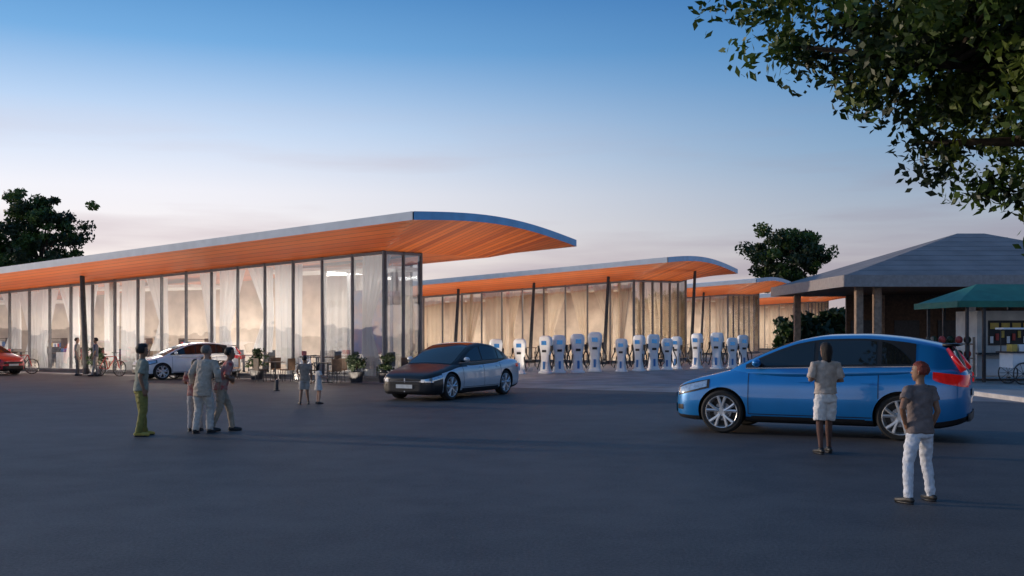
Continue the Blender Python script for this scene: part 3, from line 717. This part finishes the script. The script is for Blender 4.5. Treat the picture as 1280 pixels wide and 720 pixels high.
    if P['hatch']:
        fpatch(-.5,.5,.54,.62,.006,1); fpatch(-.55,.55,.30,.44,.006,1); fpatch(-.26,.26,.44,.53,.014,5)
        fpatch(-.62,.62,.30,.42,.006,1,True); fpatch(-.26,.26,.66,.77,.012,5,True)
        for s in(-1,1): fpatch(s*.5,s*.78,.84,.99,.010,3,True)
        fpatch(-.48,.48,.93,.955,.012,4,True)
        for s in(-1,1): dt.tube([(4.20,s*.60,1.37),(4.33,s*.66,1.20),(4.43,s*.70,1.05)],[.035,.045,.05],8,3)
    else:
        fpatch(-.66,.66,.26,.40,.006,1,f=lambda u:(.27,.41)); fpatch(-.52,.52,.42,.50,.006,1); fpatch(-.72,.72,.515,.53,.010,4)
        fpatch(-.26,.26,.34,.44,.02,5); 
        for s in(-1,1): fpatch(s*.52,s*.80,.50,.58,.012,2); fpatch(s*.62,s*.82,.27,.44,.010,1)
        fpatch(-.7,.7,.84,.90,.01,3,True); fpatch(-.26,.26,.6,.7,.012,5,True); fpatch(-.6,.6,.33,.42,.008,1,True)
    dt.obj('trim_and_glazing',[cg,M['black'],cglight,cred,cchr,cplate,paint],E,smooth=True)
    r=P['r']
    for x in(P['xf'],P['xr']):
        for s in(-1,1):
            wh=MB(); k=40
            def ringat(rad,y): return [(rad*math.cos(a),y*s,rad*math.sin(a)) for a in [2*math.pi*q/k for q in range(k)]]
            pr=[(r*.70,-.11),(r*.9,-.115),(r*.985,-.09),(r,-.05),(r,.05),(r*.985,.09),(r*.9,.115),(r*.74,.11),(r*.72,.10)]
            wh.loft([ringat(a,b_) for a,b_ in pr],0,cap=False)
            wh.loft([ringat(a,b_) for a,b_ in [(r*.755,.112),(r*.74,.118),(r*.71,.112),(r*.68,.06),(r*.64,-.10)]],1,cap=False)
            wh.loft([ringat(r*.66,-.02),ringat(r*.66,-.03)],2)
            wh.loft([ringat(r*.42,.03),ringat(r*.42,.01)],3)
            wh.loft([ringat(.065,.105),ringat(.075,.09),ringat(.085,.03)],1)
            for q in range(5):
                a0=2*math.pi*q/5+.3
                for da in(-.24,.24):
                    p0=(.05*math.cos(a0),.09*s,.05*math.sin(a0)); a1=a0+da
                    p1=(r*.36*math.cos(a0+da*.6),.10*s,r*.36*math.sin(a0+da*.6)); p2=(r*.71*math.cos(a1),.10*s,r*.71*math.sin(a1))
                    wh.tube([p0,p1,p2],[.032,.024,.028],6,1)
            ob=wh.obj('wheel',[crub,crim,M['black'],cchr],E,smooth=True); ob.location=(x,s*(P['track']-.03),r)
            try: ob.data.set_sharp_from_angle(angle=R(40))
            except Exception: pass
    return E
def paint(name,c,metal=.5,rough=.3,coat=1.0): return mat(name,c,rough,metal,.04,3,coat=coat)
car('blue_hatchback_car',HATCH,(3.97,19.6),(.894,-.449),1.17,paint('blue_paint',(.010,.22,.58),.25))
car('two_tone_sedan_car',SEDAN,(-1.74,29.0),(.483,.876),1.04,paint('silver_paint',(.66,.68,.71),.25,.28),roofmat=paint('black_roof_paint',(.008,.008,.009),0,.35,.15),twotone=True)
car('white_car',HATCH,(-13.9,41.3),(.80,.60),.93,paint('white_car_paint',(.78,.78,.78),.0))
car('red_car',HATCH,(-22.3,46.7),(-.9,.43),.95,paint('red_paint',(.58,.02,.03),.05))

# ------------------------------------------------------------------ people
SK1=mat('skin_brown',(.26,.135,.08),.55,0,.08,20); SK2=mat('skin_tan',(.40,.23,.16),.55,0,.08,20)
def cloth(n,c,**k): return mat(n,c,.85,0,k.pop('var',.15),k.pop('scale',14),bump=.4,bscale=60,**k)
hairD=mat('hair_dark',(.012,.008,.007),.6,0,.4,40,bump=.8,bscale=80); hairR=mat('hair_auburn',(.20,.030,.016),.6,0,.35,40,bump=.8,bscale=80)
shoeB=mat('shoe_black',(.02,.02,.02),.5); shoeY=mat('shoe_tan',(.40,.31,.06),.6); eyeW=mat('eye_white',(.7,.7,.68),.3); eyeD=mat('eye_iris',(.03,.02,.015),.2)
J0=dict(shL=(-.185,0,1.41),shR=(.185,0,1.41),elL=(-.245,-.03,1.13),elR=(.245,-.03,1.13),wrL=(-.26,.05,.88),wrR=(.26,.05,.88),
 hpL=(-.09,0,.90),hpR=(.09,0,.90),knL=(-.10,.03,.50),knR=(.10,.03,.50),anL=(-.105,-.01,.085),anR=(.105,-.01,.085))
def person(name,loc,yaw,H,pose=None,skin=SK1,shirt=None,pants=None,hair=hairD,shoe=shoeB,lean=(0,0),sleeve=.5,pleg=1.0,shirt_len=.86,loose=1.0,hstyle='short',headyaw=0,skirt=False,vox=.013,legmat=None):
    J=dict(J0); J.update(pose or {}); J={k:Vector(v) for k,v in J.items()}
    def bend(p):
        p=Vector(p); t=max(0,(p.z-.92)/.5); return p+Vector((lean[0]*t,lean[1]*t,-.12*(lean[0]**2+lean[1]**2)*t*t*3))
    for k in('shL','shR','elL','elR','wrL','wrR'):
        if not (pose and k in pose and k[:2]=='wr' ): J[k]=bend(J[k])
    E=empty(name,(loc[0],loc[1],0),yaw,H/1.755)
    lw=loose
    g=MB()
    g.zr([(1.0,.145,.10),(.95,.155,.112),(.88,.168*min(lw,1.1),.128),(.82,.165*min(lw,1.1),.122),(.80,.15,.10)],0)
    for s in'LR':
        h,k,a=J['hp'+s],J['kn'+s],J['an'+s]
        if pleg<1: e=k.lerp(a,(pleg-.5)*2) if pleg>.5 else h.lerp(k,pleg*2)
        if pleg>=1: g.tube([h,h.lerp(k,.5),k,k.lerp(a,.45),a+Vector((0,0,-.02))],[.092,.080*lw,.062*lw,.058*lw,.052*lw],14,0,rnd=False)
        elif pleg>.5: g.tube([h,h.lerp(k,.5),k,e],[.092,.080,.060,.055],14)
        else: g.tube([h,h.lerp(e,.5),e],[.094,.09*lw,.085*lw],14)
    if skirt: g.zr([(.95,.15,.11),(.85,.18,.14),(.72,.20,.16),(.60,.22,.18)],0)
    tr=g.obj('trousers',[pants],E); remesh(tr,vox,3)
    def wrinkle(ob,amp,fr):
        me=ob.data; 
        for v in me.vertices:
            p=v.co; nn=noise.noise(Vector((p.x*fr,p.y*fr,p.z*fr*1.6)))+.5*noise.noise(p*fr*2.3); v.co=p+v.normal*nn*amp
    wrinkle(tr,.012,11)
    g=MB(); b2=min(lw,1.12)
    prof=[(shirt_len,.170*b2,.128*b2),(.93,.166*b2,.122*b2),(1.05,.150*b2,.108*b2),(1.18,.160*b2,.115),(1.30,.178,.122),(1.37,.185,.115),(1.42,.160,.098,0,-.005),(1.455,.095,.075,0,-.01),(1.475,.062,.060,0,-.01)]
    g.zr(prof,0,22,bend)
    for s in'LR':
        h,k,a=J['sh'+s],J['el'+s],J['wr'+s]; inn=h.lerp(bend((0,0,1.38)),.35)
        if sleeve>=.5: e=k.lerp(a,(sleeve-.5)*2); pts=[inn,h,h.lerp(k,.5),k]+([e] if sleeve>.55 else []); rr=[.07,.066,.056*lw,.05*lw]+([.042*lw] if sleeve>.55 else [])
        else: e=h.lerp(k,max(sleeve,.1)*2); pts=[inn,h,e]; rr=[.07,.066,.062*lw]
        g.tube(pts,rr,12)
    sh=g.obj('shirt',[shirt],E); remesh(sh,vox,3); wrinkle(sh,.011,12)
    g=MB(); hc=bend((0,0,1.5))-Vector((0,0,1.5)); cy,sy=math.cos(headyaw),math.sin(headyaw)
    def hd(p):
        p=Vector(p); return Vector((p.x*cy-p.y*sy,p.x*sy+p.y*cy,p.z))+hc
    g.tube([bend((0,-.012,1.40)),bend((0,-.008,1.50)),hd((0,0,1.57))],[.062,.052,.054],14)
    g.zr([(1.512,.022,.022,0,.050),(1.525,.040,.042,0,.038),(1.55,.054,.064,0,.022),(1.58,.063,.080,0,.010),(1.62,.069,.089,0,.002),(1.66,.074,.095,0,-.003),(1.70,.070,.090,0,-.006),(1.73,.052,.068,0,-.006),(1.748,.026,.034,0,-.006)],0,22,hd)
    g.tube([hd((0,.085,1.645)),hd((0,.103,1.61)),hd((0,.088,1.603))],[.009,.014,.012],8,rnd=True)
    for s in(-1,1): g.tube([hd((s*.074,-.005,1.60)),hd((s*.080,-.012,1.635)),hd((s*.076,-.008,1.655))],[.010,.014,.010],8,rnd=True)
    g.tube([hd((-.022,.083,1.572)),hd((0,.091,1.572)),hd((.022,.083,1.572))],[.006,.009,.006],8,rnd=True)
    head=g.obj('head',[skin],E); remesh(head,.0065 if vox<.02 else .009,2)
    g=MB()
    for s in'LR':
        h,k,a=J['sh'+s],J['el'+s],J['wr'+s]
        g.tube([h,h.lerp(k,.5),k,k.lerp(a,.3),a],[.05,.045,.038,.037,.026],12,0,rnd=True)
    lm=g.obj('arms',[skin],E); remesh(lm,.010,2)
    if pleg<1 or skirt:
        g=MB()
        for s in'LR':
            h,k,a=J['hp'+s],J['kn'+s],J['an'+s]; g.tube([h.lerp(k,.3),h.lerp(k,.6),k,k.lerp(a,.3),k.lerp(a,.7),a],[.078,.068,.054,.057,.040,.034],14,0,rnd=True)
        lm=g.obj('legs',[legmat or skin],E); remesh(lm,.010,2)
    g=MB()
    for s in'LR':
        k,a=J['el'+s],J['wr'+s]; d=(a-k).normalized(); sg=-1 if s=='L' else 1
        nrm=Vector((-sg,0,0)); nrm=(nrm-d*nrm.dot(d)).normalized(); sd_=d.cross(nrm).normalized()
        if sd_.y<0: sd_=-sd_
        g.tube([a-d*.02,a+d*.015,a+d*.05,a+d*.09],[.024,.034,.040,.036],12,0,rnd=True,flat=.42,side=sd_)
        for i,(o,ln) in enumerate(((.030,.068),(.010,.078),(-.010,.072),(-.029,.056))):
            b0=a+d*.088+sd_*o; b1=b0+d*ln*.45+nrm*.008; b2_=b1+d*ln*.3+nrm*.018; b3=b2_+d*ln*.15+nrm*.018
            g.tube([b0,b1,b2_,b3],[.0095,.0088,.008,.007],8,0,rnd=True)
        t0=a+d*.02+sd_*.028; g.tube([t0,t0+d*.03+sd_*.022+nrm*.008,t0+d*.058+sd_*.028+nrm*.018],[.013,.011,.008],8,0,rnd=True)
    g.obj('hands',[skin],E,smooth=True)
    g=MB()
    for s in(-1,1):
        c=hd((s*.030,.079,1.633)); g.ell(c,(.012,.012,.008),0); c2=hd((s*.030,.088,1.633)); g.ell(c2,(.0055,.0055,.0055),1)
        g.tube([hd((s*.045,.080,1.652)),hd((s*.030,.089,1.657)),hd((s*.015,.088,1.653))],[.003,.0045,.003],6,2)
    g.obj('eyes',[eyeW,eyeD,hair],E,smooth=True)
    g=MB(); rings=[]; k=30; nn=24
    long_=hstyle=='long'; big=1.28 if hstyle=='bushy' else 1.15
    for i in range(nn+1):
        th=math.pi*(i+.02)/(nn+.04); r=[]
        for j in range(k):
            a=2*math.pi*j/k; d=Vector((math.sin(th)*math.cos(a),math.sin(th)*math.sin(a),math.cos(th)))
            f=big
            face=max(0,min(1,(d.y-.10)/.3))*max(0,min(1,(.62-d.z)/.25))
            low=max(0,min(1,(-.62-d.z)/.2))
            f=f*(1-.32*face)
            if not long_: f*=(1-.35*low)
            f*=1+.09*noise.noise(d*5+Vector((H*9,0,0)))+.07*noise.noise(d*13)
            p=Vector((d.x*.079*f,-.008+d.y*.099*f,1.655+d.z*.090*f))
            if long_ and d.z<0 and d.y<.25: p.z+=d.z*.17*(1-face); p.y-=.012
            r.append(hd(p))
        rings.append(r)
    g.loft(rings,0); g.obj('hair',[hair],E,smooth=True)
    g=MB()
    for s in'LR':
        a=J['an'+s]; out_=.03*(-1 if s=='L' else 1); pts=[(a.x,a.y-.055,a.z-.035),(a.x,a.y+.0,a.z-.03),(a.x+out_*.5,a.y+.09,a.z-.045),(a.x+out_,a.y+.165,a.z-.052)]
        g.tube(pts,[.036,.046,.046,.036],12,0,rnd=True,side=(1,0,0)); g.tube([(a.x,a.y-.01,a.z+.02),(a.x,a.y+.0,a.z-.04)],[.042,.045],12)
        z0=a.z-.085; g.loft([[(a.x+out_*max(0,math.sin(q))+.05*math.cos(q),a.y+.055+.135*math.sin(q),z0+zz) for q in [2*math.pi*t/18 for t in range(18)]] for zz in(.002,.022)],1)
    g.obj('shoes',[shoe,M['black']],E,smooth=True)
    return E
person('man',(4.55,11.6),R(22),1.57,dict(anL=(-.21,-.03,.085),knL=(-.165,.02,.50),anR=(.21,.03,.085),knR=(.165,.07,.50),elL=(-.37,-.10,1.18),wrL=(-.215,.02,.99),elR=(.25,-.04,1.13),wrR=(.215,.06,.89)),
  SK1,cloth('tshirt_taupe',(.18,.14,.13)),cloth('white_trousers',(.66,.68,.72)),hairR,shoeB,sleeve=.28,loose=1.12,headyaw=R(35),lean=(.015,.02))
person('woman',(4.9,16.25),R(8),1.74,dict(elL=(-.27,-.04,1.15),wrL=(-.10,.17,1.22),elR=(.25,-.04,1.14),wrR=(.12,.17,1.18),anL=(-.10,-.05,.085),knL=(-.09,.02,.5),anR=(.10,.10,.085),knR=(.09,.08,.5)),
  SK1,cloth('blouse_cream',(.52,.44,.38)),cloth('white_shorts',(.78,.76,.74)),hairD,shoeB,sleeve=.42,pleg=.46,loose=1.15,hstyle='long',shirt_len=.96,legmat=cloth('brown_leggings',(.11,.058,.046)),headyaw=R(10))
person('man',(-6.78,19.0),R(-62),1.68,dict(elL=(-.22,-.05,1.14),wrL=(-.21,.03,.90),elR=(.22,-.06,1.14),wrR=(.21,.02,.90),anL=(-.10,.08,.085),anR=(.10,-.06,.085)),
  SK1,cloth('shirt_sage',(.27,.28,.22)),cloth('olive_trousers',(.22,.20,.05)),hairD,shoeY,sleeve=.4,loose=1.25,hstyle='bushy',lean=(0,.03))
person('man',(-5.80,19.5),R(-12),1.66,dict(anL=(-.13,-.05,.085),anR=(.10,.10,.085),knR=(.10,.12,.5),elL=(-.30,.02,1.16),wrL=(-.30,.16,.98),elR=(.30,-.03,1.18),wrR=(.30,.10,1.0)),
  SK2,cloth('jacket_tan',(.46,.38,.30)),cloth('khaki_trousers',(.54,.50,.45)),mat('hair_grey',(.16,.14,.12),.7,0,.3,40,bump=.6),shoeB,sleeve=.95,loose=1.35,lean=(.02,.10),shirt_len=.74,headyaw=R(-30))
person('woman',(-5.56,19.85),R(-70),1.62,dict(anL=(-.08,.24,.085),knL=(-.09,.18,.49),anR=(.08,-.20,.10),knR=(.09,-.02,.50),elR=(.25,.02,1.14),wrR=(.12,.2,1.1),elL=(-.25,.02,1.14),wrL=(-.14,.2,1.05)),
  SK1,mat('shirt_red_pattern',(.45,.05,.05),.85,0,.1,9,col2=(.40,.30,.25),bump=.3),cloth('tan_trousers',(.38,.30,.22)),hairD,shoeB,sleeve=.45,loose=1.12,lean=(0,.16),hstyle='short')
person('child',(-6.08,19.95),R(10),1.38,dict(anL=(-.12,0,.085),anR=(.12,.05,.085),elL=(-.24,.06,1.18),wrL=(-.16,.24,1.15)),SK1,mat('child_red_shirt',(.42,.06,.05),.85,0,.1,9,bump=.3,col2=(.42,.33,.28)),cloth('grey_trousers',(.40,.38,.38)),hairD,shoeB,sleeve=.4,loose=1.15)
person('child',(-5.45,27.3),R(20),1.28,dict(anL=(-.15,0,.085),anR=(.15,.05,.085),elL=(-.26,.06,1.18),wrL=(-.18,.24,1.1)),SK1,cloth('child_shirt',(.34,.26,.20)),cloth('child_shorts',(.42,.38,.34)),hairD,shoeB,sleeve=.3,pleg=.45,loose=1.15,vox=.018)
person('child',(-5.12,27.5),R(-60),1.05,dict(elR=(.25,.08,1.18),wrR=(.2,.26,1.15)),SK2,cloth('child_dress',(.62,.60,.58)),cloth('child_skirt',(.62,.60,.58)),hairD,shoeB,sleeve=.3,pleg=.3,loose=1.1,skirt=True,hstyle='long',vox=.018)
cols=[(.30,.28,.26),(.08,.09,.13),(.15,.13,.12)]
for i,(x,y,yw) in enumerate(((-18.9,45.2,-80),(-17.9,44.7,100))):
    person('pedestrian',(x,y),R(yw),1.66,dict(anL=(-.1,.12*(i%2),.085),anR=(.1,-.1*(i%2),.085)),SK1 if i%2 else SK2,cloth('ped_shirt_%d'%i,cols[i%3]),cloth('ped_trousers_%d'%i,cols[(i+2)%3]),hairD,shoeB,sleeve=.45,vox=.022)

# ------------------------------------------------------------------ cafe tables, planters, bollard near facade
def cafe(loc,rz):
    E=empty('cafe_table_set',loc,rz); g=MB()
    g.zr([(.72,.38,.38),(.745,.38,.38)],0,24); g.tube([(0,0,.02),(0,0,.72)],[.03,.03],8,1); g.zr([(.0,.22,.22),(.03,.2,.2)],1,20)
    for a in(.3,2.4,4.3):
        x,y=.62*math.cos(a),.62*math.sin(a); g.box((x,y,.45),(.4,.4,.04),0,a); g.box((x+.19*math.cos(a),y+.19*math.sin(a),.68),(.035,.4,.42),0,a)
        for p in(-.16,.16):
            for q in(-.16,.16): g.tube([(x+p,y+q,0),(x+p*.9,y+q*.9,.43)],[.013,.013],6,1)
    g.obj('table_and_chairs',[M['darkwood'],M['dark']],E)
for X,Y in((-1.5,-1.5),(-3.9,-1.7),(.9,1.2),(-7,-1.6),(-24,-1.6),(-27,-1.5)): 
    p=loc2w(C1,X,Y,.004); cafe(p,random.random()*3)
def planter(loc,s,seed):
    E=empty('potted_shrub',loc); g=MB(); g.zr([(0,.22*s,.22*s),(.4*s,.30*s,.30*s),(.42*s,.26*s,.26*s)],0,20)
    g.tube([(0,0,.3*s),(.03,0,.8*s)],[.03,.02],6,1); g.obj('pot',[M['dark'],M['bark']],E)
    cen=[(random.gauss(0,.16)*s,random.gauss(0,.16)*s,(.75+random.uniform(-.2,.4))*s) for _ in range(18)]
    v,n=leaves(cen,[.18*s]*18,50,.055,seed); g=MB(); g.add(v.tolist(),[tuple(range(4*i,4*i+4)) for i in range(n)]); g.obj('foliage',[LEAFD],E)
for i,(X,Y) in enumerate(((.5,-.6),(-.6,-.9),(-5.6,-.9),(-10,-.8),(-15,-1.0),(-22.3,-1.1),(-26,-1),(.6,2.9))):
    p=loc2w(C1,X,Y,.004); planter(p,random.uniform(.8,1.1),60+i)
E=empty('bollard',(-7.6,33.6,0)); g=MB(); g.zr([(0,.10,.10),(.03,.10,.10),(.04,.06,.06),(.32,.055,.055),(.36,.04,.04)],0,16); g.obj('post',M['dark'],E,smooth=False)
ts=bpy.data.scenes.get('tmp_build')
if ts: bpy.data.scenes.remove(ts)
print('OBJS',len(bpy.data.objects))
